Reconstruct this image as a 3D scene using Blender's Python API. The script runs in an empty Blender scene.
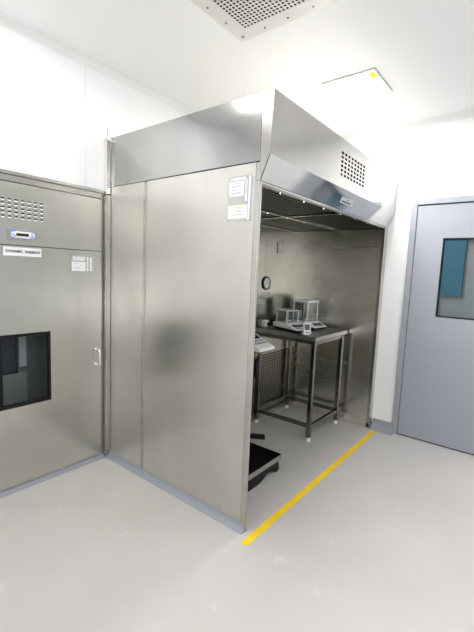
import bpy, bmesh, math, random
from mathutils import Vector, Matrix
random.seed(7)
scene = bpy.context.scene
COL = scene.collection

# ------------------------------------------------------------------ materials
def mat(name, color=(.8, .8, .8), rough=.5, metal=0.0, spec=.5, emit=None, estr=0.0, coat=0.0):
    m = bpy.data.materials.new(name)
    m.use_nodes = True
    b = m.node_tree.nodes['Principled BSDF']
    b.inputs['Base Color'].default_value = (*color, 1)
    b.inputs['Roughness'].default_value = rough
    b.inputs['Metallic'].default_value = metal
    b.inputs['Specular IOR Level'].default_value = spec
    b.inputs['Coat Weight'].default_value = coat
    if emit:
        b.inputs['Emission Color'].default_value = (*emit, 1)
        b.inputs['Emission Strength'].default_value = estr
    return m

def nodes(m):
    nt = m.node_tree
    return nt, nt.nodes, nt.links, nt.nodes['Principled BSDF']

def add_noise_color(m, c1, c2, scale=(1, 1, 1), nscale=3.0, detail=4.0, lo=.35, hi=.65, target='Base Color'):
    nt, N, L, b = nodes(m)
    tc = N.new('ShaderNodeNewGeometry')
    mp = N.new('ShaderNodeMapping'); mp.inputs['Scale'].default_value = scale
    nz = N.new('ShaderNodeTexNoise'); nz.inputs['Scale'].default_value = nscale; nz.inputs['Detail'].default_value = detail
    rp = N.new('ShaderNodeValToRGB')
    rp.color_ramp.elements[0].position = lo; rp.color_ramp.elements[1].position = hi
    rp.color_ramp.elements[0].color = (*c1, 1); rp.color_ramp.elements[1].color = (*c2, 1)
    L.new(tc.outputs['Position'], mp.inputs['Vector']); L.new(mp.outputs['Vector'], nz.inputs['Vector'])
    L.new(nz.outputs['Fac'], rp.inputs['Fac']); L.new(rp.outputs['Color'], b.inputs[target])
    return nz

def add_bump(m, scale, nscale, strength, dist=.01, detail=2.0):
    nt, N, L, b = nodes(m)
    tc = N.new('ShaderNodeNewGeometry')
    mp = N.new('ShaderNodeMapping'); mp.inputs['Scale'].default_value = scale
    nz = N.new('ShaderNodeTexNoise'); nz.inputs['Scale'].default_value = nscale; nz.inputs['Detail'].default_value = detail
    bp = N.new('ShaderNodeBump'); bp.inputs['Strength'].default_value = strength; bp.inputs['Distance'].default_value = dist
    L.new(tc.outputs['Position'], mp.inputs['Vector']); L.new(mp.outputs['Vector'], nz.inputs['Vector'])
    L.new(nz.outputs['Fac'], bp.inputs['Height'])
    prev = b.inputs['Normal'].links[0].from_socket if b.inputs['Normal'].links else None
    if prev: L.new(prev, bp.inputs['Normal'])
    L.new(bp.outputs['Normal'], b.inputs['Normal'])

def steel(name, c=(.62, .60, .56), r1=.24, r2=.36, wav=.15, aniso=.5, brush=(.7, .7, 9)):
    m = mat(name, c, .3, 1.0)
    # brushed streaks in the roughness, blotchy wear in the colour, slow waviness of thin sheet
    add_noise_color(m, (r1, r1, r1), (r2, r2, r2), brush, 1.0, 3.0, .3, .7, 'Roughness')
    add_noise_color(m, tuple(v*.90 for v in c), tuple(min(1, v*1.06) for v in c), (1.3, 1.3, .8), 1.6, 5.0, .3, .72)
    add_bump(m, (1, 1, 2.2), 1.3, wav, .05, 1.0)
    nt, N, L, b = nodes(m)
    b.inputs['Anisotropic'].default_value = aniso
    t = N.new('ShaderNodeTangent'); t.direction_type = 'RADIAL'; t.axis = 'Z'
    L.new(t.outputs['Tangent'], b.inputs['Tangent'])
    return m

M = {}
M['steel'] = steel('brushed_steel', (.68, .67, .63), .29, .33, .08, .2)
M['steel_band'] = steel('brushed_steel_band', (.47, .467, .46), .11, .13, .34, .40)
M['steel_hood'] = steel('brushed_steel_hood', (.57, .56, .545), .16, .19, .06, .2)
M['steel_lip'] = steel('brushed_steel_lip', (.60, .60, .60), .10, .12, .03, .1)
M['steel_door'] = steel('brushed_steel_door', (.67, .66, .615), .23, .27, .12, .3)
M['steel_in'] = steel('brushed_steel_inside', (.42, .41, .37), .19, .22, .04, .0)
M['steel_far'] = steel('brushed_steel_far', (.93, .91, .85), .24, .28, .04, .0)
M['steel_trim'] = mat('steel_trim', (.55, .54, .505), .24, 1)
add_noise_color(M['steel_trim'], (.53, .52, .485), (.57, .56, .525), (1, 1, 1), 2.0, 2)
M['steel_top'] = steel('table_steel', (.52, .51, .49), .25, .4, .03, .0)
M['steel_leg'] = mat('table_tube_steel', (.28, .275, .265), .2, 1)
M['grille'] = mat('grille_steel', (.45, .435, .38), .3, 1)
M['chrome'] = mat('polished_steel', (.85, .84, .82), .12, 1)
M['dark_gap'] = mat('dark_gap', (.03, .03, .03), .7)
M['plenum'] = mat('plenum_dark', (.035, .035, .033), .7)
M['filter'] = mat('filter_sheet', (.15, .145, .13), .35, 1)
M['white_wall'] = mat('white_wall', (.90, .905, .915), .55)
add_noise_color(M['white_wall'], (.91, .915, .93), (.94, .945, .95), (1, 1, 1), 1.2, 2)
M['ceiling'] = mat('ceiling_white', (.92, .915, .915), .6)
add_noise_color(M['ceiling'], (.91, .905, .905), (.93, .925, .925), (1, 1, 1), .8, 2)
M['cove'] = mat('cove_white', (.86, .86, .86), .4)
M['seam'] = mat('panel_seam', (.76, .77, .78), .6)
M['vent'] = mat('vent_white_steel', (.80, .79, .77), .4, .25)
M['skirt'] = mat('blue_grey_skirting', (.33, .353, .39), .45)
M['skirt_dark'] = mat('blue_grey_skirting_deep', (.33, .36, .40), .45)
M['door'] = mat('grey_door_paint', (.39, .41, .46), .42)
M['door_frame'] = mat('grey_frame_paint', (.38, .405, .45), .42)
M['black'] = mat('black_rubber', (.012, .012, .012), .55)
M['black_gloss'] = mat('black_gloss', (.006, .006, .006), .16)
M['black_frame'] = mat('black_frame', (.008, .008, .009), .4)
M['white_plastic'] = mat('white_plastic', (.90, .90, .90), .35)
M['offwhite'] = mat('offwhite_plastic', (.86, .86, .84), .4)
M['grey_plastic'] = mat('grey_plastic', (.30, .31, .33), .4)
M['lcd'] = mat('lcd_dark', (.05, .055, .05), .25)
M['lcd_green'] = mat('lcd_grey', (.16, .18, .16), .3)
M['paper'] = mat('paper', (.88, .88, .90), .7)
M['badge'] = mat('badge_plate', (.62, .62, .63), .35)
M['ink'] = mat('ink_grey', (.45, .46, .52), .8)
M['ink_dark'] = mat('ink_black', (.03, .03, .04), .6)
M['yellow_ink'] = mat('yellow_marker', (.80, .80, .30), .7)
M['yellow'] = mat('yellow_tape', (.86, .60, .03), .5)
add_noise_color(M['yellow'], (.92, .62, .03), (.98, .72, .05), (1, 1, 1), 9, 3)
M['yellow_sticker'] = mat('yellow_sticker', (.85, .78, .05), .6)
M['blue_film'] = mat('blue_film', (.05, .185, .27), .5)
add_noise_color(M['blue_film'], (.045, .15, .215), (.055, .18, .255), (3, 3, 3), 2.0, 3)
M['window_grey'] = mat('window_grey_back', (.30, .31, .325), .5)
M['navy'] = mat('navy_panel', (.03, .045, .08), .3)
M['chamber'] = mat('chamber_grey', (.26, .275, .27), .5)
M['chamber_low'] = mat('chamber_light_grey', (.42, .45, .44), .5)
M['pale_strip'] = mat('pale_strip', (.9, .92, .95), .5)
M['bezel'] = mat('controller_bezel', (.36, .37, .40), .35)
M['blue_glow'] = mat('controller_blue', (.12, .20, .75), .4, emit=(.15, .25, 1), estr=.35)
M['lamp'] = mat('lamp_diffuser', (1, 1, 1), .5, emit=(1, .99, .97), estr=34)
M['lamp_frame'] = mat('lamp_frame', (.62, .61, .58), .5)

# floor: pale grey epoxy, faint mottling and pale scuffs, soft sheen
mf = mat('epoxy_floor', (.6, .6, .6), .3); M['floor'] = mf
nt, N, L, b = nodes(mf)
geo = N.new('ShaderNodeNewGeometry')
n1 = N.new('ShaderNodeTexNoise'); n1.inputs['Scale'].default_value = 1.4; n1.inputs['Detail'].default_value = 4
r1 = N.new('ShaderNodeValToRGB')
r1.color_ramp.elements[0].position = .3; r1.color_ramp.elements[1].position = .7
r1.color_ramp.elements[0].color = (.56, .545, .53, 1); r1.color_ramp.elements[1].color = (.62, .60, .585, 1)
n2 = N.new('ShaderNodeTexNoise'); n2.inputs['Scale'].default_value = 5.5; n2.inputs['Detail'].default_value = 7; n2.inputs['Roughness'].default_value = .62
r2 = N.new('ShaderNodeValToRGB')
r2.color_ramp.elements[0].position = .63; r2.color_ramp.elements[1].position = .73
mx = N.new('ShaderNodeMix'); mx.data_type = 'RGBA'; mx.inputs[7].default_value = (.74, .735, .725, 1)
ml = N.new('ShaderNodeMath'); ml.operation = 'MULTIPLY'; ml.inputs[1].default_value = .54
L.new(geo.outputs['Position'], n1.inputs['Vector']); L.new(geo.outputs['Position'], n2.inputs['Vector'])
L.new(n1.outputs['Fac'], r1.inputs['Fac']); L.new(n2.outputs['Fac'], r2.inputs['Fac'])
L.new(r2.outputs['Color'], ml.inputs[0]); L.new(ml.outputs[0], mx.inputs[0]); L.new(r1.outputs['Color'], mx.inputs[6])
L.new(mx.outputs[2], b.inputs['Base Color'])
add_bump(mf, (1, 1, 1), 2.0, .06, .02, 3)

def glass(name, tint=(.9, .95, .95), refl=.12):
    m = bpy.data.materials.new(name); m.use_nodes = True
    nt = m.node_tree; N = nt.nodes; L = nt.links
    for n in list(N):
        if n.type != 'OUTPUT_MATERIAL': N.remove(n)
    out = [n for n in N if n.type == 'OUTPUT_MATERIAL'][0]
    tr = N.new('ShaderNodeBsdfTransparent'); tr.inputs['Color'].default_value = (*tint, 1)
    gl = N.new('ShaderNodeBsdfGlossy'); gl.inputs['Roughness'].default_value = .03
    fr = N.new('ShaderNodeFresnel'); fr.inputs['IOR'].default_value = 1.45
    mp = N.new('ShaderNodeMath'); mp.operation = 'MULTIPLY'; mp.inputs[1].default_value = refl/.04*.35
    mx = N.new('ShaderNodeMixShader')
    L.new(fr.outputs[0], mp.inputs[0]); L.new(mp.outputs[0], mx.inputs[0])
    L.new(tr.outputs[0], mx.inputs[1]); L.new(gl.outputs[0], mx.inputs[2]); L.new(mx.outputs[0], out.inputs[0])
    return m
M['glass'] = glass('clear_glass', (.93, .95, .95), .03)
M['glass_dark'] = glass('dark_glass', (.88, .90, .91), .08)
M['sleeve'] = mat('clear_sleeve', (.80, .80, .82), .25)
M['sleeve'].node_tree.nodes['Principled BSDF'].inputs['Alpha'].default_value = .32

# ------------------------------------------------------------------ mesh helpers
def nb(): return bmesh.new()

def box(bm, x0, x1, y0, y1, z0, z1):
    v = [bm.verts.new(p) for p in ((x0, y0, z0), (x1, y0, z0), (x1, y1, z0), (x0, y1, z0), (x0, y0, z1), (x1, y0, z1), (x1, y1, z1), (x0, y1, z1))]
    for f in ((3, 2, 1, 0), (4, 5, 6, 7), (0, 1, 5, 4), (1, 2, 6, 5), (2, 3, 7, 6), (3, 0, 4, 7)):
        bm.faces.new([v[i] for i in f])
    return bm

def prism(bm, pts, ext):
    """pts: planar 3-D polygon, extruded by vector ext."""
    e = Vector(ext); a = [bm.verts.new(p) for p in pts]; c = [bm.verts.new(Vector(p)+e) for p in pts]
    n = len(pts)
    bm.faces.new(a[::-1]); bm.faces.new(c)
    for i in range(n): bm.faces.new((a[i], a[(i+1) % n], c[(i+1) % n], c[i]))
    return bm

def tube(bm, p0, p1, r, seg=16, r2=None):
    p0 = Vector(p0); p1 = Vector(p1); d = (p1-p0)
    q = d.to_track_quat('Z', 'Y').to_matrix(); r2 = r if r2 is None else r2
    A = []; B = []
    for i in range(seg):
        t = 2*math.pi*i/seg; o = Vector((math.cos(t), math.sin(t), 0))
        A.append(bm.verts.new(p0+q @ (o*r))); B.append(bm.verts.new(p1+q @ (o*r2)))
    bm.faces.new(A[::-1]); bm.faces.new(B)
    for i in range(seg): bm.faces.new((A[i], A[(i+1) % seg], B[(i+1) % seg], B[i]))
    return bm

def path_tube(bm, pts, r, seg=8):
    """round bar swept along a polyline"""
    P = [Vector(p) for p in pts]; rings = []
    for i, p in enumerate(P):
        d = (P[min(i+1, len(P)-1)]-P[max(i-1, 0)]).normalized()
        q = d.to_track_quat('Z', 'Y').to_matrix()
        rings.append([bm.verts.new(p+q @ Vector((math.cos(2*math.pi*k/seg)*r, math.sin(2*math.pi*k/seg)*r, 0))) for k in range(seg)])
    for a, c in zip(rings, rings[1:]):
        best = min(range(seg), key=lambda s: sum((a[k].co-c[(k+s) % seg].co).length for k in range(seg)))
        for k in range(seg):
            bm.faces.new((a[k], a[(k+1) % seg], c[(k+1+best) % seg], c[(k+best) % seg]))
    bm.faces.new(rings[0][::-1]); bm.faces.new(rings[-1])
    return bm

def ring(bm, c, ax_u, ax_v, n, r0, r1, h, seg=32):
    """annulus with height h along n"""
    c = Vector(c); u = Vector(ax_u); v = Vector(ax_v); n = Vector(n)
    loops = []
    for (r, z) in ((r0, 0), (r1, 0), (r1, h), (r0, h)):
        loops.append([bm.verts.new(c+u*(r*math.cos(2*math.pi*k/seg))+v*(r*math.sin(2*math.pi*k/seg))+n*z) for k in range(seg)])
    for i in range(4):
        a = loops[i]; d = loops[(i+1) % 4]
        for k in range(seg): bm.faces.new((a[k], a[(k+1) % seg], d[(k+1) % seg], d[k]))
    return bm

def perf(bm, O, U, V, us, vs, hole, shape='square', r=.4, seg=8, stagger=False):
    """perforated sheet: cells us x vs (break lists) from O along U, V; hole(i,j) -> bool"""
    O = Vector(O); U = Vector(U); V = Vector(V); cache = {}
    def vt(a, c):
        k = (round(a, 5), round(c, 5))
        if k not in cache: cache[k] = bm.verts.new(O+U*a+V*c)
        return cache[k]
    for i in range(len(us)-1):
        for j in range(len(vs)-1):
            a0, a1, b0, b1 = us[i], us[i+1], vs[j], vs[j+1]
            if not hole(i, j):
                bm.faces.new((vt(a0, b0), vt(a1, b0), vt(a1, b1), vt(a0, b1))); continue
            if shape == 'none': continue
            cx, cy = (a0+a1)/2, (b0+b1)/2; hw, hh = (a1-a0)/2, (b1-b0)/2
            sq = []; ci = []
            for k in range(8):
                t = math.pi/4*k
                dx = (1, 1, 0, -1, -1, -1, 0, 1)[k]; dy = (0, 1, 1, 1, 0, -1, -1, -1)[k]
                sq.append(vt(cx+dx*hw, cy+dy*hh))
                if shape == 'square': ci.append(vt(cx+dx*hw*r*2, cy+dy*hh*r*2))
                else: ci.append(vt(cx+math.cos(t)*hw*r*2, cy+math.sin(t)*hh*r*2))
            for k in range(8):
                bm.faces.new((sq[k], sq[(k+1) % 8], ci[(k+1) % 8], ci[k]))
    return bm

def lin(a, c, n): return [a+(c-a)*i/n for i in range(n+1)]

def obj(name, bm, m, parent=None, bevel=0, smooth=False, solid=0, keep=False, face=None):
    bmesh.ops.recalc_face_normals(bm, faces=bm.faces)
    if face is not None:
        bm.normal_update()
        for fc in bm.faces:
            if fc.normal.dot(Vector(face)) < 0: fc.normal_flip()
    if parent is not None and not keep:
        r = parent
        while r.parent: r = r.parent
        bmesh.ops.translate(bm, verts=bm.verts, vec=-Vector(r['_o']) if '_o' in r else (0, 0, 0))
    me = bpy.data.meshes.new(name); bm.to_mesh(me); bm.free()
    o = bpy.data.objects.new(name, me); COL.objects.link(o)
    me.materials.append(m)
    if parent is not None: o.parent = parent
    if smooth:
        for p in me.polygons: p.use_smooth = True
    if solid:
        md = o.modifiers.new('thickness', 'SOLIDIFY'); md.thickness = solid; md.offset = 0
    if bevel:
        md = o.modifiers.new('edge', 'BEVEL'); md.width = bevel; md.segments = 2; md.limit_method = 'ANGLE'
    return o

def thing(name, label, cat, loc, rz=0.0, group=None, baked=True):
    o = bpy.data.objects.new(name, None); COL.objects.link(o)
    o.location = loc; o.rotation_euler = (0, 0, rz); o['label'] = label; o['category'] = cat
    o.empty_display_size = .1
    if group: o['group'] = group
    if baked: o['_o'] = tuple(loc)
    return o

def tag(o, label, cat, group=None):
    o['label'] = label; o['category'] = cat
    if group: o['group'] = group
    return o

def struct(o): o['kind'] = 'structure'; return o

def text_bm(s, size, bold=0.0):
    cu = bpy.data.curves.new('t', 'FONT'); cu.body = s; cu.size = size; cu.align_x = 'CENTER'; cu.align_y = 'CENTER'; cu.offset = bold; cu.extrude = .0004
    to = bpy.data.objects.new('t', cu); COL.objects.link(to)
    dg = bpy.context.evaluated_depsgraph_get()
    me = bpy.data.meshes.new_from_object(to.evaluated_get(dg))
    bm = nb(); bm.from_mesh(me)
    bpy.data.objects.remove(to); bpy.data.curves.remove(cu); bpy.data.meshes.remove(me)
    return bm

def place(bm, O, U, V):
    """map the bmesh's local x,y,z onto U,V,UxV at O"""
    U = Vector(U).normalized(); V = Vector(V).normalized(); W = U.cross(V)
    m = Matrix((U, V, W)).transposed().to_4x4(); m.translation = Vector(O)
    bmesh.ops.transform(bm, matrix=m, verts=bm.verts); return bm

# ------------------------------------------------------------------ dimensions
H = 2.80          # ceiling
XB = -1.34        # back wall plane
YR = 2.045        # right wall plane
XF, YL = 4.2, -4.6
PB0, PB1, PBZ = -1.42, -.04, 1.955    # pass box on the back wall: y range, top
DX0, DX1, DZ = .192, 1.02, 2.14      # door 1 opening in right wall

# ------------------------------------------------------------------ room shell
struct(obj('floor', box(nb(), XB-.6, XF, YL, YR+.12, -.1, 0), M['floor']))
struct(obj('ceiling', box(nb(), XB-.1, XF+.1, YL-.1, YR+.12, H, H+.1), M['ceiling']))
bm = nb()
box(bm, XB-.12, XB, YL, PB0, 0, H); box(bm, XB-.12, XB, PB0, PB1, PBZ, H); box(bm, XB-.12, XB, PB1, YR, 0, H)
struct(obj('wall_back', bm, M['white_wall']))
bm = nb()
box(bm, XB-.12, DX0, YR, YR+.12, 0, H); box(bm, DX0, DX1, YR, YR+.12, DZ, H); box(bm, DX1, XF, YR, YR+.12, 0, H)
struct(obj('wall_right', bm, M['white_wall']))
struct(obj('wall_left', box(nb(), XB-.12, XF, YL-.1, YL, 0, H), M['white_wall']))
# the room stays open on the side behind the camera: bright daylight-like surroundings come in there

def cove_profile(s, n=6):
    return [(0, 0), (s, 0)] + [(s-s*math.sin(t*math.pi/2/n), -s+s*math.cos(t*math.pi/2/n)) if False else
            (s*(1-math.sin(t*math.pi/2/n)), -s*(1-math.cos(t*math.pi/2/n))) for t in range(1, n)] + [(0, -s)]
cv = cove_profile(.05)
struct(obj('trim_1', prism(nb(), [(XB+a, YL, H+c) for a, c in cv], (0, YR-YL, 0)), M['cove']))
struct(obj('trim_2', prism(nb(), [(XB, YR-a, H+c) for a, c in cv], (XF-XB, 0, 0)), M['cove']))
# hairline joints between the wall panels
struct(obj('trim_3', box(nb(), XB, XB+.001, -.172, -.168, PBZ, H-.05), M['seam']))
struct(obj('trim_4', box(nb(), .170, .174, YR-.001, YR, DZ+.01, H-.05), M['seam']))

# coved skirting, right wall between booth and door
bm = nb()
pr = [(0, 0), (.085, 0), (.078, .008), (.050, .022), (.028, .045), (.018, .075), (.014, .092), (0, .092)]
prism(bm, [(.012, YR-a, c) for a, c in pr], (DX0-.012+.02, 0, 0))
struct(obj('baseboard_right', bm, M['skirt']))
bm = nb()
pr2 = [(0, 0), (.030, 0), (.026, .006), (.016, .014), (.010, .024), (0, .024)]
prism(bm, [(XB+a, PB0, c) for a, c in pr2], (0, PB1-PB0, 0))
struct(obj('baseboard_back', bm, M['skirt']))

# ------------------------------------------------------------------ door 1 (right wall)
dr = thing('door_1', 'grey painted cleanroom door with a flush vision window', 'door', (DX0, YR, 0))
dr['kind'] = 'structure'
bm = nb()
fw = .050
box(bm, DX0, DX0+fw, YR-.022, YR+.10, 0, DZ); box(bm, DX1-fw, DX1, YR-.022, YR+.10, 0, DZ)
box(bm, DX0+fw, DX1-fw, YR-.022, YR+.10, DZ-fw, DZ)
obj('door_frame', bm, M['door_frame'], dr, bevel=.004)
lx0, lx1, lz0, lz1 = DX0+fw+.004, DX1-fw-.004, .010, DZ-fw-.006
wx0, wx1, wz0, wz1 = .466, .806, 1.132, 1.802
LY = YR-.006
bm = nb()
perf(bm, (0, LY+.045, 0), (1, 0, 0), (0, 0, 1), [lx0, wx0, wx1, lx1], [lz0, wz0, wz1, lz1], lambda i, j: i == 1 and j == 1, 'none')
bmesh.ops.solidify(bm, geom=bm.faces[:], thickness=-.045)
bm2 = nb()
for (a0, a1, c0, c1) in ((lx0, wx0, lz0, lz1), (wx1, lx1, lz0, lz1), (wx0, wx1, lz0, wz0), (wx0, wx1, wz1, lz1)):
    box(bm2, a0, a1, LY, LY+.045, c0, c1)
bm.free()
obj('door_leaf', bm2, M['door'], dr)
bm = nb(); box(bm, lx0-.004, lx0, LY+.01, LY+.04, 0, lz1); box(bm, lx1, lx1+.004, LY+.01, LY+.04, 0, lz1); box(bm, lx0, lx1, LY+.01, LY+.04, lz1, lz1+.006); box(bm, lx0, lx1, LY+.004, LY+.04, 0.001, lz0)
obj('door_gap_seal', bm, M['black'], dr)
bm = nb(); g = .009
for (a0, a1, c0, c1) in ((wx0, wx0+g, wz0, wz1), (wx1-g, wx1, wz0, wz1), (wx0+g, wx1-g, wz0, wz0+g), (wx0+g, wx1-g, wz1-g, wz1)):
    box(bm, a0, a1, LY-.002, LY+.040, c0, c1)
wf = obj('window_gasket', bm, M['black'], dr)
obj('window_pane', box(nb(), wx0+g, wx1-g, LY+.001, LY+.005, wz0+g, wz1-g), M['glass'], dr)
obj('window_backing', box(nb(), wx0+g, wx1-g, LY+.034, LY+.040, wz0+g, wz1-g), M['window_grey'], dr)
obj('blue_film', box(nb(), wx0+g+.004, .640, LY+.012, LY+.016, 1.318, wz1-g-.003), M['blue_film'], dr)
obj('film_edge', box(nb(), .640, .646, LY+.012, LY+.016, 1.314, wz1-g-.003), M['black'], dr)
bm = nb(); tube(bm, (.915, LY, 1.02), (.915, LY-.055, 1.02), .012); path_tube(bm, [(.915, LY-.05, 1.02), (.885, LY-.055, 1.02), (.80, LY-.055, 1.02)], .010)
box(bm, .893, .937, LY-.008, LY, .93, 1.10)
obj('door_handle', bm, M['chrome'], dr)

# ------------------------------------------------------------------ dispensing booth
bo = thing('dispensing_booth', 'large brushed stainless steel dispensing booth with open front and overhanging hood', 'booth', (-.65, 1.0, 0))
BZ, SZ = 2.336, 2.006
XS = -.92         # inner rear wall
YI = 1.985        # inner face of the far side wall
# near side (y=0 face) : rear plenum sheet, main sheet, cover strip and front edge post
obj('rear_side_panel', box(nb(), -1.296, -.930, 0, .012, .03, SZ-.003), M['steel'], bo, bevel=.002)
obj('side_panel', box(nb(), -.902, -.036, 0, .012, .03, SZ-.003), M['steel'], bo, bevel=.002)
bm = nb(); box(bm, -.930, -.902, -.004, .012, .03, SZ-.006)
obj('cover_strip', bm, M['steel_trim'], bo, bevel=.002)
bm = nb(); box(bm, -.034, 0, -.003, .014, .012, 1.910); box(bm, -.034, -.0115, -.001, .012, 1.910, SZ-.003)
obj('edge_post', bm, M['steel_trim'], bo, bevel=.003)
obj('gap_backing', box(nb(), -1.29, -.004, .005, .010, 1.9, SZ+.02), M['dark_gap'], bo)
obj('upper_side_panel', box(nb(), -1.296, -.012, -.002, .03, SZ+.001, BZ), M['steel_band'], bo, bevel=.002)
# corner post where the booth meets the pass box, short cap rod on top
cp = obj('corner_post', box(nb(), XB, -1.298, -.038, -.001, .02, 1.945), M['steel_trim'], bo, bevel=.003)
bm = nb(); box(bm, XB+.002, -1.300, -.036, -.003, 1.952, 2.318); box(bm, XB+.002, -1.296, -.038, -.001, 2.318, 2.326)
obj('upper_post', bm, M['chrome'], bo, bevel=.003)
obj('post_groove', box(nb(), XB+.004, -1.302, -.034, -.005, 1.944, 1.953), M['dark_gap'], bo)
obj('hanger_rod', tube(nb(), (-1.318, -.02, 2.326), (-1.318, -.02, 2.40), .004, 8), M['chrome'], bo)
# far side wall, rear wall, roof, back sheet
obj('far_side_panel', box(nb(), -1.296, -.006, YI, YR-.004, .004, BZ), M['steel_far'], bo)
obj('far_edge_post', box(nb(), -.03, 0, YI-.012, YR-.003, .012, 1.912), M['steel_trim'], bo, bevel=.003)
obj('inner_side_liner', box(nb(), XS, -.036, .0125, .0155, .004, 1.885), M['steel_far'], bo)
obj('back_sheet', box(nb(), -1.300, -1.296, 0, YR-.004, .004, BZ), M['steel'], bo)
obj('roof_sheet', box(nb(), -1.296, -.012, .03, YI, BZ-.006, BZ), M['steel'], bo)
GZ0, GZ1 = .035, .662
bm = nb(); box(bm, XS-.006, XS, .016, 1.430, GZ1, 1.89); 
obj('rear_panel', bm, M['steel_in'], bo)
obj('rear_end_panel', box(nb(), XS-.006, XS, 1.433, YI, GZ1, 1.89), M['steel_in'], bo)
bm = nb()
ny, nz = 58, 25
us = [.016]+lin(.06, YI-.024, ny)+[YI]; vs = [.004]+lin(GZ0, GZ1-.012, nz)+[GZ1]
perf(bm, (XS-.002, 0, 0), (0, 1, 0), (0, 0, 1), us, vs, lambda i, j: 0 < i < ny+1 and 0 < j < nz+1, 'square', .36)
obj('return_grille', bm, M['grille'], bo, solid=.002, face=(1, 0, 0))
obj('plenum_lining', box(nb(), XS-.09, XS-.08, .016, YI, .004, GZ1), M['plenum'], bo)
# grid of supply filters in the ceiling of the booth
FZ = 1.886
fx0, fx1 = XS+.012, -.03
bays = [(.05, 1.0), (1.04, 1.97)]
xm = -.47
for (a0, a1) in bays:
    for (c0, c1) in ((fx0, xm-.018), (xm+.018, fx1)):
        bm = nb()
        nu = max(2, int((a1-a0)/.04)); nv = max(2, int((c1-c0)/.045))
        uu = [a0]+lin(a0+.015, a1-.015, nu)+[a1]; vv = [c0]+lin(c0+.012, c1-.012, nv)+[c1]
        perf(bm, (0, 0, FZ+.01), (0, 1, 0), (1, 0, 0), uu, vv, lambda i, j: 0 < i < nu+1 and 0 < j < nv+1, 'round', .40)
        ft = obj('supply_filter_panel', bm, M['filter'], bo, solid=.002, face=(0, 0, -1))
bm = nb()
box(bm, xm-.018, xm+.018, .016, YI, FZ, FZ+.012); box(bm, fx0-.01, fx1, 1.0, 1.04, FZ+.001, FZ+.012)
box(bm, XS, fx0, .016, YI, FZ-.006, FZ+.012); box(bm, fx1, -.008, .016, YI, FZ+.004, FZ+.014)
box(bm, fx0, fx1, .016, .05, FZ, FZ+.012); box(bm, fx0, fx1, 1.97, YI, FZ, FZ+.012)
obj('filter_frame', bm, M['steel_leg'], bo)
obj('filter_plenum', box(nb(), XS, -.006, .016, YI, FZ+.05, FZ+.06), M['plenum'], bo)
for k in range(7):
    for xx in (xm, fx1+.006):
        yy = .22+.27*k
        zz = FZ if xx == xm else FZ+.004
        obj('filter_bolt', tube(nb(), (xx, yy, zz), (xx, yy, zz-.008), .006, 10, .004), M['chrome'], bo)
# hood: one folded front, raked lower lip, end caps
HY0, HY1 = -.002, YR-.003
hp = [(-.010, 1.910), (0, 1.910), (.050, 2.031), (.052, BZ), (-.010, BZ)]
bm = nb()
# front sheet with the square hole pattern, lip, and ends as a folded shell
gy0, gy1, gz0, gz1 = .806, 1.240, 2.099, 2.262
n1_, n2_ = 8, 6
us = [HY0]+lin(gy0, gy1, n1_)+[HY1]; vs = [2.031]+lin(gz0, gz1, n2_)+[BZ]
perf(bm, (.052, 0, 0), (0, 1, 0), (0, 0, 1), us, vs, lambda i, j: 0 < i < n1_+1 and 0 < j < n2_+1, 'square', .29)
obj('hood_front', bm, M['steel_hood'], bo, solid=.0015, face=(1, 0, 0))
bm = nb(); prism(bm, [(0, HY0, 1.910), (.0515, HY0, 2.031), (.045, HY0, 2.031), (-.006, HY0, 1.914)], (0, HY1-HY0, 0))
obj('hood_lip', bm, M['steel_lip'], bo)
for yy in (HY0, HY1-.004):
    bm = nb(); prism(bm, [(-.010, yy, 1.910), (-.001, yy, 1.910), (.050, yy, 2.031), (.051, yy, BZ), (-.010, yy, BZ)], (0, .004, 0))
    obj('hood_end_cap', bm, M['steel_hood'], bo)
bm = nb(); box(bm, -.010, .052, HY0+.004, HY1-.004, BZ-.003, BZ-.001); box(bm, -.012, -.006, .016, YI, 1.9, BZ-.004)
obj('hood_inner_sheet', bm, M['steel_hood'], bo)
obj('speaker_backing', box(nb(), .030, .034, gy0-.02, gy1+.02, gz0-.02, gz1+.02), M['dark_gap'], bo)
# maker's badge on the lip
u = Vector((.0515, 0, .121)).normalized()
lc = Vector((.0245, 1.020, 1.9695)); nrm = Vector((0, 1, 0)).cross(u)
def on_lip(bm, off=0): return place(bm, lc+nrm*off, (0, 1, 0), u)
bd = obj('badge', on_lip(box(nb(), -.105, .105, -.021, .021, .0, .002)), M['badge'], bo)
bm = nb(); tube(bm, (.004, .008, .002), (.004, .008, .0026), .007, 12); 
x = -.088
for w in (.020, .012, .016, .018, .014, .022, .016, .018, .016):
    box(bm, x, x+w-.003, -.0125, -.0035, .002, .0026); x += w
obj('badge_lettering', on_lip(bm), M['ink_dark'], bd)
# skirting glued round the foot of the booth
bm = nb(); prism(bm, [(XB+.012, -a, c) for a, c in [(-.002, .016), (.0125, .016), (.008, .026), (.005, .042), (-.002, .042)]], (-XB-.012, 0, 0))
sk = obj('foot_skirting', bm, M['skirt_dark'], bo)
bm = nb(); prism(bm, [(XB+.012, -a, c) for a, c in [(-.002, 0), (.032, 0), (.026, .006), (.0125, .016), (-.002, .016)]], (-XB-.012, 0, 0))
obj('skirting_toe', bm, M['skirt'], sk)
obj('foot_block', box(nb(), -.034, .003, -.002, .016, .0, .012), M['skirt_dark'], bo)
obj('foot_block', box(nb(), -.03, .003, YI-.012, YR-.003, 0, .05), M['skirt_dark'], bo)
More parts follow.
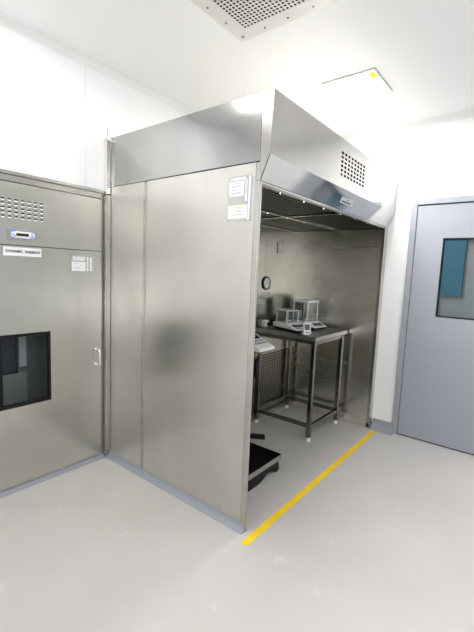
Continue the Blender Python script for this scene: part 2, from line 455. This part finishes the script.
# gauge, its name strip, and socket plate on the rear wall
gc = Vector((XS, 1.452, 1.350))
gg = obj('pressure_gauge', ring(nb(), gc, (0, 1, 0), (0, 0, 1), (1, 0, 0), .051, .064, .012), M['black_frame'], bo)
obj('gauge_dial', tube(nb(), gc, gc+Vector((.009, 0, 0)), .053, 28), M['white_plastic'], gg)
bm = nb(); prism(bm, [gc+Vector((.009, -.004, -.012)), gc+Vector((.009, .004, -.012)), gc+Vector((.009, .020, .034))], (.001, 0, 0))
for k in range(11):
    t = math.radians(-40+26*k); d = Vector((0, math.cos(t), math.sin(t)))
    box(bm, gc.x+.009, gc.x+.0098, gc.y+d.y*.037-.0015, gc.y+d.y*.037+.0015, gc.z+d.z*.037-.0015, gc.z+d.z*.037+.0015)
obj('gauge_needle', bm, M['ink_dark'], gg)
ns = obj('gauge_name_strip', box(nb(), XS, XS+.002, 1.385, 1.525, 1.238, 1.262), M['offwhite'], bo)
bm = nb(); x = 1.392
for w in (.018, .022, .014, .02, .018, .02, .016):
    box(bm, XS+.002, XS+.0026, x+.007, x+w, 1.246, 1.254); x += w
obj('strip_lettering', bm, M['ink'], ns)
sp = obj('socket_plate', box(nb(), XS, XS+.010, 1.625, 1.712, 1.645, 1.752), M['offwhite'], bo, bevel=.004)
obj('socket_switch', box(nb(), XS+.010, XS+.016, 1.640, 1.697, 1.662, 1.735), M['white_plastic'], sp, bevel=.003)
wb = obj('wall_outlet', box(nb(), XS, XS+.045, 1.405, 1.475, .930, .995), M['white_plastic'], bo, bevel=.005)
bm = nb(); box(bm, XS+.045, XS+.085, 1.440, 1.480, .945, .975); 
pl = [(XS+.08, 1.465, .96), (XS+.10, 1.475, .955), (XS+.11, 1.50, .94), (XS+.115, 1.54, .931), (XS+.12, 1.57, .931)]
path_tube(bm, pl, .005)
obj('power_plug', bm, M['black'], wb)

# ------------------------------------------------------------------ documents taped on the steel
def sleeve(name, label, O, U, V, w, h, cards, z):
    t = thing(name, label, 'document sleeve', O)
    o = obj('pocket', place(box(nb(), 0, w, 0, h, .0005, .0015), O, U, V), M['sleeve'], t)
    for (x0, x1, y0, y1, mname, pname) in cards:
        cd = obj(pname, place(box(nb(), x0, x1, y0, y1, .0016, .0022), O, U, V), M[mname], t)
    return t
t = sleeve('document_sleeve', 'clear plastic document sleeve holding two white cards on the booth side', (-.215, -.0005, 1.712), (1, 0, 0), (0, 0, 1), .165, .235,
       [(.010, .110, .132, .208, 'paper', 'card'), (.004, .136, .016, .086, 'paper', 'card'), (.020, .120, .212, .228, 'seam', 'strip'), (.118, .132, .104, .215, 'seam', 'strip'), (.140, .152, .004, .228, 'paper', 'strip')], 0)
O = (-.215, -.0005, 1.712)
bm = nb()
for k, (a, c) in enumerate(((.035, .075), (.025, .085), (.03, .07), (.022, .09))):
    box(bm, a, c, .194-.016*k, .199-.016*k, .0022, .0026)
obj('handwriting', place(bm, O, (1, 0, 0), (0, 0, 1)), M['ink'], t)
bm = nb(); box(bm, .035, .120, .070, .078, .0022, .0026)
obj('yellow_line', place(bm, O, (1, 0, 0), (0, 0, 1)), M['yellow_ink'], t)
bm = nb()
for k, (a, c) in enumerate(((.03, .10), (.03, .11))): box(bm, a, c, .050-.016*k, .054-.016*k, .0022, .0026)
obj('handwriting', place(bm, O, (1, 0, 0), (0, 0, 1)), M['ink'], t)

# ------------------------------------------------------------------ pass box in the back wall
SX = XB+.006      # its front plane
pb = thing('pass_box', 'brushed steel pass box with black framed window set in the white back wall', 'pass box', (XB, -.7, 0))
bm = nb()
box(bm, XB-.05, SX, -.045, PB1, .02, PBZ); box(bm, XB-.05, SX, PB0, PB0+.03, .02, PBZ); box(bm, XB-.05, SX, PB0+.03, -.045, 1.918, PBZ)
obj('pass_box_frame', bm, M['steel_trim'], pb, bevel=.002)
obj('frame_ledge', box(nb(), XB, SX+.016, PB0, PB1+.001, PBZ, PBZ+.020), M['steel_trim'], pb, bevel=.002)
ZS = 1.550
# upper service panel with the louvred holes
hy0, hy1, hz0, hz1 = -.972, -.458, 1.700, 1.824
nh = 14; nv = 5
yc = [-.4705-.0372*k for k in range(nh)]; zc = [1.812-.0247*k for k in range(nv)]
hy0 = yc[-1]-.0186; hy1 = yc[0]+.0186; hz0 = zc[-1]-.01235; hz1 = zc[0]+.01235
bm = nb()
us = [PB0+.032]+lin(hy0, hy1, nh)+[-.049]; vs = [ZS+.002]+lin(hz0, hz1, nv)+[1.913]
perf(bm, (SX-.003, 0, 0), (0, 1, 0), (0, 0, 1), us, vs, lambda i, j: 0 < i < nh+1 and 0 < j < nv+1, 'round', .34)
up = obj('service_panel', bm, M['steel_door'], pb, solid=.0015, face=(1, 0, 0))
bm = nb()
for y in yc:
    for z in zc:   # half-round scoop under each hole
        vs_ = []
        for k in range(7):
            a = math.pi+math.pi*k/6
            vs_.append((SX-.012, y+.0125*math.cos(a), z+.0085*math.sin(a)))
        prism(bm, vs_, (.008, 0, 0))
obj('scoop_louvres', bm, M['white_plastic'], up)
obj('panel_backing', box(nb(), SX-.03, SX-.026, PB0+.032, -.049, ZS, 1.913), M['dark_gap'], pb)
bm = nb()
for (a0, a1, c0, c1) in ((PB0+.031, -1.03, .03, 1.917), (-.40, -.046, .03, 1.917), (-1.03, -.40, .03, .50), (-1.03, -.40, 1.13, 1.917)):
    box(bm, SX-.025, SX-.0225, a0, a1, c0, c1)
obj('panel_gap', bm, M['dark_gap'], pb)
# door leaf with window opening
wy0, wy1, zb0, zb1 = -1.02, -.428, .546, 1.009
bm = nb()
for (a0, a1, c0, c1) in ((PB0+.032, wy0, .034, ZS-.002), (wy1, -.0495, .034, ZS-.002), (wy0, wy1, .034, zb0), (wy0, wy1, zb1, ZS-.002)):
    box(bm, SX-.022, SX-.001, a0, a1, c0, c1)
bmesh.ops.remove_doubles(bm, verts=bm.verts, dist=1e-5)
pd = obj('pass_box_door', bm, M['steel_door'], pb)
bm = nb(); g = .016; gl_ = .030
bar = -.725
for (a0, a1, c0, c1) in ((wy0, wy0+g, zb0, zb1), (wy1-g, wy1, zb0, zb1), (wy0+g, wy1-g, zb0, zb0+g+.004), (wy0+g, wy1-g, zb1-g-.002, zb1)):
    box(bm, SX-.022, SX+.004, a0, a1, c0, c1)
obj('window_frame', bm, M['black_frame'], pd, bevel=.002)
obj('window_mullion', box(nb(), SX-.018, SX-.002, bar-.012, bar+.006, zb0+g, zb1-g), M['black_frame'], pd)
obj('window_pane', box(nb(), SX-.010, SX-.006, wy0+g, wy1-g, zb0+g, zb1-g), M['glass_dark'], pd)
bm = nb()
hy = -.096; hx = SX
path_tube(bm, [(hx, hy, .842), (hx+.022, hy, .842), (hx+.044, hy+.001, .839), (hx+.049, hy+.001, .830), (hx+.049, hy+.001, .745), (hx+.044, hy+.001, .736), (hx+.022, hy, .733), (hx, hy, .733)], .006, 10)
for z in (.842, .733): tube(bm, (hx-.001, hy, z), (hx+.004, hy, z), .012, 14)
obj('pull_handle', bm, M['chrome'], pd, smooth=True)
# chamber behind the glass, with navy, black, pale and grey panels on its back
CX = -1.60
bm = nb()
box(bm, CX-.01, CX, -1.05, -.36, .44, 1.12)
ch = obj('chamber_lining', bm, M['chamber'], pb)
bm = nb(); box(bm, CX, XB-.02, -1.05, -1.04, .44, 1.12); box(bm, CX, XB-.02, -.37, -.36, .44, 1.12); box(bm, CX, XB-.02, -1.04, -.37, 1.11, 1.12); box(bm, CX, XB-.02, -1.04, -.37, .44, .45)
obj('chamber_walls', bm, M['chamber'], pb)
obj('inner_navy_panel', box(nb(), CX, CX+.006, -.86, -.545, .712, 1.11), M['navy'], ch)
bm = nb(); box(bm, CX, CX+.010, -.86, -.530, .695, .712); box(bm, CX, CX+.010, -.545, -.530, .712, 1.11)
obj('inner_black_edge', bm, M['black_frame'], ch)
obj('pale_strip', box(nb(), CX, CX+.004, -.516, -.470, .735, 1.11), M['pale_strip'], ch)
obj('lower_grey_panel', box(nb(), CX, CX+.003, -.86, -.470, .45, .694), M['chamber_low'], ch)
# controller
cy0, cy1, cz0, cz1 = -.668, -.508, 1.584, 1.643
ct = obj('controller', box(nb(), SX-.003, SX+.010, cy0, cy1, cz0, cz1), M['bezel'], pb, bevel=.002)
bm = nb(); 
pts = []
for k in range(24):
    a = 2*math.pi*k/24; pts.append((SX+.010, -.588+.066*max(-1, min(1, 1.15*math.cos(a))), 1.614+.019*max(-1, min(1, 1.2*math.sin(a)))))
prism(bm, pts, (.0015, 0, 0))
obj('controller_face', bm, M['white_plastic'], ct)
obj('controller_screen', box(nb(), SX+.0115, SX+.0125, -.628, -.556, 1.605, 1.622), M['lcd'], ct)
for (y, z) in ((-.644, 1.612), (-.636, 1.605), (-.538, 1.618), (-.534, 1.605), (-.545, 1.600)):
    obj('controller_button', tube(nb(), (SX+.0115, y, z), (SX+.014, y, z), .005, 10), M['blue_glow'], ct)
obj('controller_mark', box(nb(), SX+.010, SX+.0106, -.655, -.628, 1.630, 1.640), M['blue_glow'], ct)
# name plate
np_ = obj('name_plate', box(nb(), SX, SX+.002, -.698, -.478, 1.487, 1.538), M['paper'], pb)
bm = text_bm('DYNAMIC  PASSBOX', .0215, .0006)
place(bm, (SX+.0024, -.586, 1.5125), (0, 1, 0), (0, 0, 1))
obj('plate_lettering', bm, M['ink_dark'], np_)
O = (SX, -.282, 1.400)
t = sleeve('document_sleeve', 'clear plastic document sleeve with one white card on the pass box door', O, (0, 1, 0), (0, 0, 1), .160, .112,
       [(.003, .103, .006, .070, 'paper', 'card'), (.010, .098, .076, .104, 'seam', 'strip'), (.112, .126, .006, .104, 'paper', 'strip'), (.136, .150, .006, .104, 'paper', 'strip')], 0)
bm = nb()
for k, (a, c) in enumerate(((.016, .05), (.06, .085), (.016, .07), (.016, .09))): box(bm, a, c, .054-.012*k, .057-.012*k, .0022, .0026)
obj('printed_lines', place(bm, O, (0, 1, 0), (0, 0, 1)), M['ink'], t)

# ------------------------------------------------------------------ floor tape
bm = nb(); prism(bm, [(.036, -.088, .0002), (.079, -.078, .0002), (.079, 1.955, .0002), (.036, 1.960, .0002)], (0, 0, .0010))
tag(obj('floor_tape', bm, M['yellow']), 'yellow floor marking tape running along the booth opening', 'floor tape')

# ------------------------------------------------------------------ work table
TZ = .925
tb = thing('work_table', 'stainless steel work table on square legs inside the booth', 'table', (-.59, 1.6, 0))
tx0, tx1, ty0, ty1 = -.912, -.276, 1.296, 1.962
bm = nb(); box(bm, tx0, tx1, ty0, ty1, TZ-.034, TZ)
obj('tabletop', bm, M['steel_top'], tb, bevel=.004)
bm = nb()
LEG = [(-.304, 1.318), (-.298, 1.874), (-.882, 1.912), (-.880, 1.345)]
h = .018
for (a, c) in ((0, 1), (1, 2), (2, 3), (3, 0)):
    (xa, ya), (xb, yb) = LEG[a], LEG[c]
    for z in (.128, ):
        if abs(xa-xb) > abs(ya-yb):
            y = (ya+yb)/2; box(bm, min(xa, xb)+h, max(xa, xb)-h, y-.015, y+.015, z-.015, z+.015)
        else:
            x = (xa+xb)/2; box(bm, x-.015, x+.015, min(ya, yb)+h, max(ya, yb)-h, z-.015, z+.015)
obj('lower_rail', bm, M['steel_leg'], tb)
bm = nb()
for (a, c) in ((0, 1), (1, 2), (2, 3), (3, 0)):
    (xa, ya), (xb, yb) = LEG[a], LEG[c]; z = TZ-.052
    if abs(xa-xb) > abs(ya-yb):
        y = (ya+yb)/2; box(bm, min(xa, xb)+h, max(xa, xb)-h, y-.012, y+.012, z-.018, z+.018)
    else:
        x = (xa+xb)/2; box(bm, x-.012, x+.012, min(ya, yb)+h, max(ya, yb)-h, z-.018, z+.018)
obj('upper_rail', bm, M['steel_leg'], tb)
for (x, y) in LEG:
    lg = obj('leg', box(nb(), x-h, x+h, y-h, y+h, .035, TZ-.034), M['steel_leg'], tb, bevel=.003)
    bm = nb(); tube(bm, (x, y, 0), (x, y, .012), .021, 16); tube(bm, (x, y, .012), (x, y, .037), .017, 16)
    obj('leveling_foot', bm, M['white_plastic'], lg)

# ------------------------------------------------------------------ balances (local: +x front, z up)
def balance(loc, rz, label, bl, bw, sx0, sx1, sw, sh, dark):
    t = thing('analytical_balance', label, 'balance', loc, rz, baked=False)
    K = dict(parent=t, keep=True)
    r0, f0 = -bl/2, bl/2
    fx = sx1+.015
    bm = nb(); box(bm, r0+.006, f0-.006, -bw/2+.004, bw/2-.004, .006, .022)
    obj('base_skirt', bm, M['black'], **K)
    bm = nb(); prism(bm, [(r0, -bw/2, .022), (f0-.006, -bw/2, .018), (f0, -bw/2, .026), (fx+.012, -bw/2, .062), (fx, -bw/2, .066), (r0, -bw/2, .066)], (0, bw, 0))
    obj('housing', bm, M['white_plastic'], bevel=.008, **K)
    for (a, c) in ((r0+.03, -bw/2+.03), (r0+.03, bw/2-.03), (f0-.04, -bw/2+.03), (f0-.04, bw/2-.03)):
        obj('foot', tube(nb(), (a, c, 0), (a, c, .008), .012, 12), M['black'], **K)
    U = Vector((f0-fx-.012, 0, .026-.062)).normalized()
    mid = Vector(((f0+fx+.012)/2, 0, .044))
    L_ = math.hypot(f0-fx-.012, .036)
    bm = place(box(nb(), -bw*.33, bw*.33, -.010, L_*.30, 0, .0025), mid, (0, 1, 0), -U)
    dp = obj('display', bm, M['lcd'], **K)
    bm = place(box(nb(), -bw*.20, bw*.20, 0.0, L_*.22, .0025, .0030), mid, (0, 1, 0), -U)
    obj('display_digits', bm, M['lcd_green'], dp, keep=True)
    bm = nb()
    for k in range(5): box(bm, -bw*.33+k*bw*.145, -bw*.33+k*bw*.145+bw*.09, -L_*.36, -L_*.20, 0, .002)
    obj('buttons', place(bm, mid, (0, 1, 0), -U), M['grey_plastic'], **K)
    z0, z1 = .066, .066+sh; y0, y1 = -sw/2, sw/2; p = .010 if dark else .007
    bm = nb()
    for (a, c) in ((sx0, y0), (sx1-p, y0), (sx0, y1-p), (sx1-p, y1-p)): box(bm, a, a+p, c, c+p, z0, z1-p)
    box(bm, sx0, sx1, y0, y0+p, z1-p, z1); box(bm, sx0, sx1, y1-p, y1, z1-p, z1); box(bm, sx0, sx0+p, y0+p, y1-p, z1-p, z1); box(bm, sx1-p, sx1, y0+p, y1-p, z1-p, z1)
    box(bm, sx0, sx1, y0, y0+p, z0, z0+p*.6); box(bm, sx0, sx1, y1-p, y1, z0, z0+p*.6)
    ds = obj('draft_shield', bm, M['white_plastic'], **K)
    if dark:
        obj('shield_roof', box(nb(), sx0-.006, sx1+.006, y0-.006, y1+.006, z1, z1+.012), M['white_plastic'], ds, keep=True, bevel=.003)
        obj('shield_rear', box(nb(), sx0+.001, sx0+.006, y0+p, y1-p, z0, z1-p), M['lcd'], ds, keep=True)
        obj('shield_column', box(nb(), sx0+.02, sx0+.034, -.006, .006, z0, z0+.10), M['white_plastic'], ds, keep=True)
    else:
        obj('shield_lid', box(nb(), sx0+p, sx1-p, y0+p, y1-p, z1-.006, z1-.003), M['glass'], ds, keep=True)
    bm = nb(); box(bm, sx0+p, sx1-p, y0+.003, y0+.005, z0+.006, z1-p); box(bm, sx0+p, sx1-p, y1-.005, y1-.003, z0+.006, z1-p); box(bm, sx1-.006, sx1-.004, y0+p, y1-p, z0+.006, z1-p)
    obj('shield_glass', bm, M['glass'], ds, keep=True)
    bm = nb(); cx = (sx0+sx1)/2; tube(bm, (cx, 0, z0), (cx, 0, z0+.018), .010, 12); tube(bm, (cx, 0, z0+.018), (cx, 0, z0+.023), min(sw, sx1-sx0)*.33, 28)
    obj('weighing_pan', bm, M['chrome'], **K)
    return t
balance((-.64, 1.505, TZ), math.radians(-17), 'white laboratory balance with low open cube draft shield, nearer the table edge', .33, .19, -.140, .005, .150, .118, False)
balance((-.635, 1.785, TZ), math.radians(-8), 'white laboratory balance with the taller roofed glass chamber, beside the far wall', .35, .195, -.110, .065, .172, .195, True)

# small digital thermometer stand
t = thing('digital_thermometer', 'small white digital thermometer standing at the table front edge', 'thermometer', (-.395, 1.352, TZ), math.radians(-35), baked=False)
tilt = Matrix.Rotation(math.radians(-14), 4, 'Y')
def tl(bm): bmesh.ops.transform(bm, matrix=tilt, verts=bm.verts); return bm
cs = obj('case', tl(box(nb(), -.010, .010, -.034, .034, .004, .104)), M['white_plastic'], t, keep=True, bevel=.005)
obj('screen', tl(box(nb(), .010, .0115, -.024, .024, .042, .092)), M['lcd_green'], t, keep=True)
obj('buttons', tl(box(nb(), .010, .012, -.020, .020, .018, .028)), M['grey_plastic'], t, keep=True)
obj('prop_stand', prism(nb(), [(-.008, -.03, .0), (-.055, -.03, 0), (-.050, -.03, .006), (-.022, -.03, .07), (-.018, -.03, .07)], (0, .06, 0)), M['white_plastic'], t, keep=True)

# ------------------------------------------------------------------ floor scale
fs = thing('floor_scale', 'low platform weighing scale with black top, partly behind the booth side panel', 'floor scale', (-.43, .5, 0))
px0, px1, py0, py1 = -.640, -.215, .235, .728
obj('platform_top', box(nb(), px0+.004, px1-.004, py0+.004, py1-.004, .108, .122), M['black_gloss'], fs)
bm = nb()
for (a0, a1, c0, c1) in ((px0, px1, py0, py0+.004), (px0, px1, py1-.004, py1), (px0, px0+.004, py0+.004, py1-.004), (px1-.004, px1, py0+.004, py1-.004)):
    box(bm, a0, a1, c0, c1, .084, .122)
obj('platform_edge', bm, M['steel_trim'], fs)
prof = [(.716, .0), (.716, .055), (.70, .083), (.27, .083), (.25, .055), (.25, 0), (.40, 0), (.46, .012), (.52, .045), (.58, .050), (.63, .030), (.66, .004), (.69, 0)]
prof = [(.712, .012), (.706, .05), (.69, .083), (.27, .083), (.25, .05), (.25, 0), (.44, 0), (.50, .012), (.555, .040), (.60, .046), (.635, .030), (.66, .006), (.695, 0)]
bm = nb(); prism(bm, [(px1-.006, y, z) for y, z in prof], (-.03, 0, 0)); prism(bm, [(px0+.036, y, z) for y, z in prof], (-.03, 0, 0)); box(bm, px0+.04, px1-.04, .30, .66, .05, .083)
obj('under_frame', bm, M['black'], fs)
PX, PY = -.600, .790
bm = nb(); tube(bm, (PX, PY, .02), (PX, PY, .86), .019, 20)
obj('pole', bm, M['steel_leg'], fs, smooth=False)
bm = nb(); box(bm, PX-.02, PX+.02, py1-.05, PY+.02, .05, .083); prism(bm, [(PX-.04, PY+.02, .10), (PX-.01, PY-.0, .10), (-.468, PY+.092, .10), (-.494, PY+.116, .10)], (0, 0, .036))
obj('pole_bracket', bm, M['black'], fs, bevel=.004)
bm = nb(); box(bm, PX-.03, -.515, PY-.012, PY+.035, .625, .765)
obj('battery_case', bm, M['black'], fs, bevel=.006)
bm = nb(); IZ = .868
ix0, ix1, iy0, iy1 = -.66, -.395, .640, .840
prism(bm, [(ix0, iy0, IZ), (ix1, iy0, IZ), (ix1, iy0, IZ+.022), (ix1-.02, iy0, IZ+.032), (ix0+.06, iy0, IZ+.110), (ix0, iy0, IZ+.110)], (0, iy1-iy0, 0))
ind = obj('indicator', bm, M['white_plastic'], fs, bevel=.006)
U = Vector((ix1-.02-(ix0+.06), 0, -.078)).normalized(); mid = Vector(((ix1-.02+ix0+.06)/2, (iy0+iy1)/2, IZ+.071))
obj('indicator_screen', place(box(nb(), -.075, .075, .005, .065, 0, .002), mid, (0, 1, 0), -U), M['lcd'], ind)
bm = nb()
for i in range(5):
    for j in range(2): box(bm, -.075+i*.032, -.075+i*.032+.022, -.030-.032*j, -.010-.032*j, 0, .002)
obj('indicator_keys', place(bm, mid, (0, 1, 0), -U), M['grey_plastic'], ind)
obj('indicator_bracket', box(nb(), PX-.03, PX+.03, PY-.03, PY+.03, .84, IZ), M['black'], fs)

# ------------------------------------------------------------------ ceiling fittings
vx0, vx1, vy0, vy1 = -.374, .300, -.412, .262
vt = thing('ceiling_vent', 'square perforated white metal air vent set in the ceiling', 'vent', ((vx0+vx1)/2, (vy0+vy1)/2, H))
bm = nb(); fr = .088
for (a0, a1, c0, c1) in ((vx0, vx1, vy0, vy0+fr), (vx0, vx1, vy1-fr, vy1), (vx0, vx0+fr, vy0+fr, vy1-fr), (vx1-fr, vx1, vy0+fr, vy1-fr)):
    box(bm, a0, a1, c0, c1, H-.006, H)
obj('vent_frame', bm, M['vent'], vt)
bm = nb(); nn = 22
perf(bm, (0, 0, H-.004), (1, 0, 0), (0, 1, 0), lin(vx0+fr, vx1-fr, nn), lin(vy0+fr, vy1-fr, nn), lambda i, j: True, 'round', .36)
obj('perforated_sheet', bm, M['vent'], vt, solid=.001, face=(0, 0, -1))
obj('vent_dark_sheet', box(nb(), vx0+fr-.005, vx1-fr+.005, vy0+fr-.005, vy1-fr+.005, H-.0012, H-.0004), M['dark_gap'], vt)  # thin dark sheet stands in for the shade behind the holes
for k in range(5):
    for (x, y) in ((vx0+fr*.42, vy0+.04+k*(vy1-vy0-.08)/4), (vx1-fr*.42, vy0+.04+k*(vy1-vy0-.08)/4), (vx0+.04+k*(vx1-vx0-.08)/4, vy1-fr*.42), (vx0+.04+k*(vx1-vx0-.08)/4, vy0+fr*.42)):
        obj('screw', tube(nb(), (x, y, H-.006), (x, y, H-.0085), .006, 10), M['steel_leg'], vt)

LAMP_S = .372
lamps = [(-.015, 1.155), (-.74, -.88), (1.6, 1.3), (-.015, -3.4), (1.95, -1.45), (1.95, -3.4)]  # third panel is added to brighten the right wall, door and floor
M['lamp_soft'] = mat('lamp_diffuser_soft', (1, 1, 1), .5, emit=(1, .99, .97), estr=19)
M['lamp_bright'] = mat('lamp_diffuser_bright', (1, 1, 1), .5, emit=(1, .99, .97), estr=82)
def make_lamp(x, y, m='lamp'):
    t = thing('ceiling_light', 'square glowing ceiling light panel above the booth hood, yellow sticker at its corner', 'ceiling light', (x, y, H))
    s = LAMP_S/2; e = .012
    bm = nb()
    for (a0, a1, c0, c1) in ((-s, s, -s, -s+e), (-s, s, s-e, s), (-s, -s+e, -s+e, s-e), (s-e, s, -s+e, s-e)):
        box(bm, x+a0, x+a1, y+c0, y+c1, H-.014, H)
    obj('lamp_frame', bm, M['lamp_frame'], t)
    obj('diffuser', box(nb(), x-s+e, x+s-e, y-s+e, y+s-e, H-.011, H-.002), M[m], t)
    return t
lx = [make_lamp(x, y, ('lamp_bright', 'lamp_soft', 'lamp_soft', 'lamp', 'lamp', 'lamp')[k]) for k, (x, y) in enumerate(lamps)]
for o, (x, y) in zip(lx[1:], lamps[1:]):
    o['label'] = 'unseen square flush ceiling light panel over the open floor, outside the booth area'; o['group'] = 'ceiling lights over the open floor'
x, y = lamps[0]
obj('yellow_sticker', box(nb(), x+.128, x+.172, y-.165, y-.070, H-.0135, H-.0112), M['yellow_sticker'], lx[0])

# ------------------------------------------------------------------ added ceiling fill, world, camera
la = bpy.data.lights.new('added_uplight', 'AREA'); la.shape = 'RECTANGLE'; la.size = 2.2; la.size_y = 1.6; la.energy = 58  # unseen area light, added to lift the ceiling brightness
lo = bpy.data.objects.new('added_uplight', la); COL.objects.link(lo); lo.location = (2.4, -2.6, .7); lo.rotation_euler = (math.pi, 0, 0)

w = bpy.data.worlds.new('World'); scene.world = w; w.use_nodes = True
w.node_tree.nodes['Background'].inputs['Color'].default_value = (.94, .975, 1, 1)
w.node_tree.nodes['Background'].inputs['Strength'].default_value = .54

yaw, pitch, roll, F = 2.23640439, .115543453, .0421807153, 384.616382
f = Vector((math.cos(pitch)*math.cos(yaw), math.cos(pitch)*math.sin(yaw), -math.sin(pitch)))
r = Vector((math.sin(yaw), -math.cos(yaw), 0)); u = r.cross(f)
r2_ = math.cos(roll)*r+math.sin(roll)*u; u2_ = -math.sin(roll)*r+math.cos(roll)*u
cd = bpy.data.cameras.new('camera'); cam = bpy.data.objects.new('camera', cd); COL.objects.link(cam)
mw = Matrix((r2_, u2_, -f)).transposed().to_4x4(); mw.translation = Vector((1.165, -1.634, 1.45)); cam.matrix_world = mw
cd.sensor_fit = 'VERTICAL'; cd.sensor_height = 36; cd.lens = F/632*36; cd.clip_start = .02
scene.camera = cam
scene.view_settings.view_transform = 'Standard'
scene.view_settings.look = 'Medium High Contrast'
scene.view_settings.exposure = 0.08
for o in bpy.data.objects:
    if '_o' in o: del o['_o']
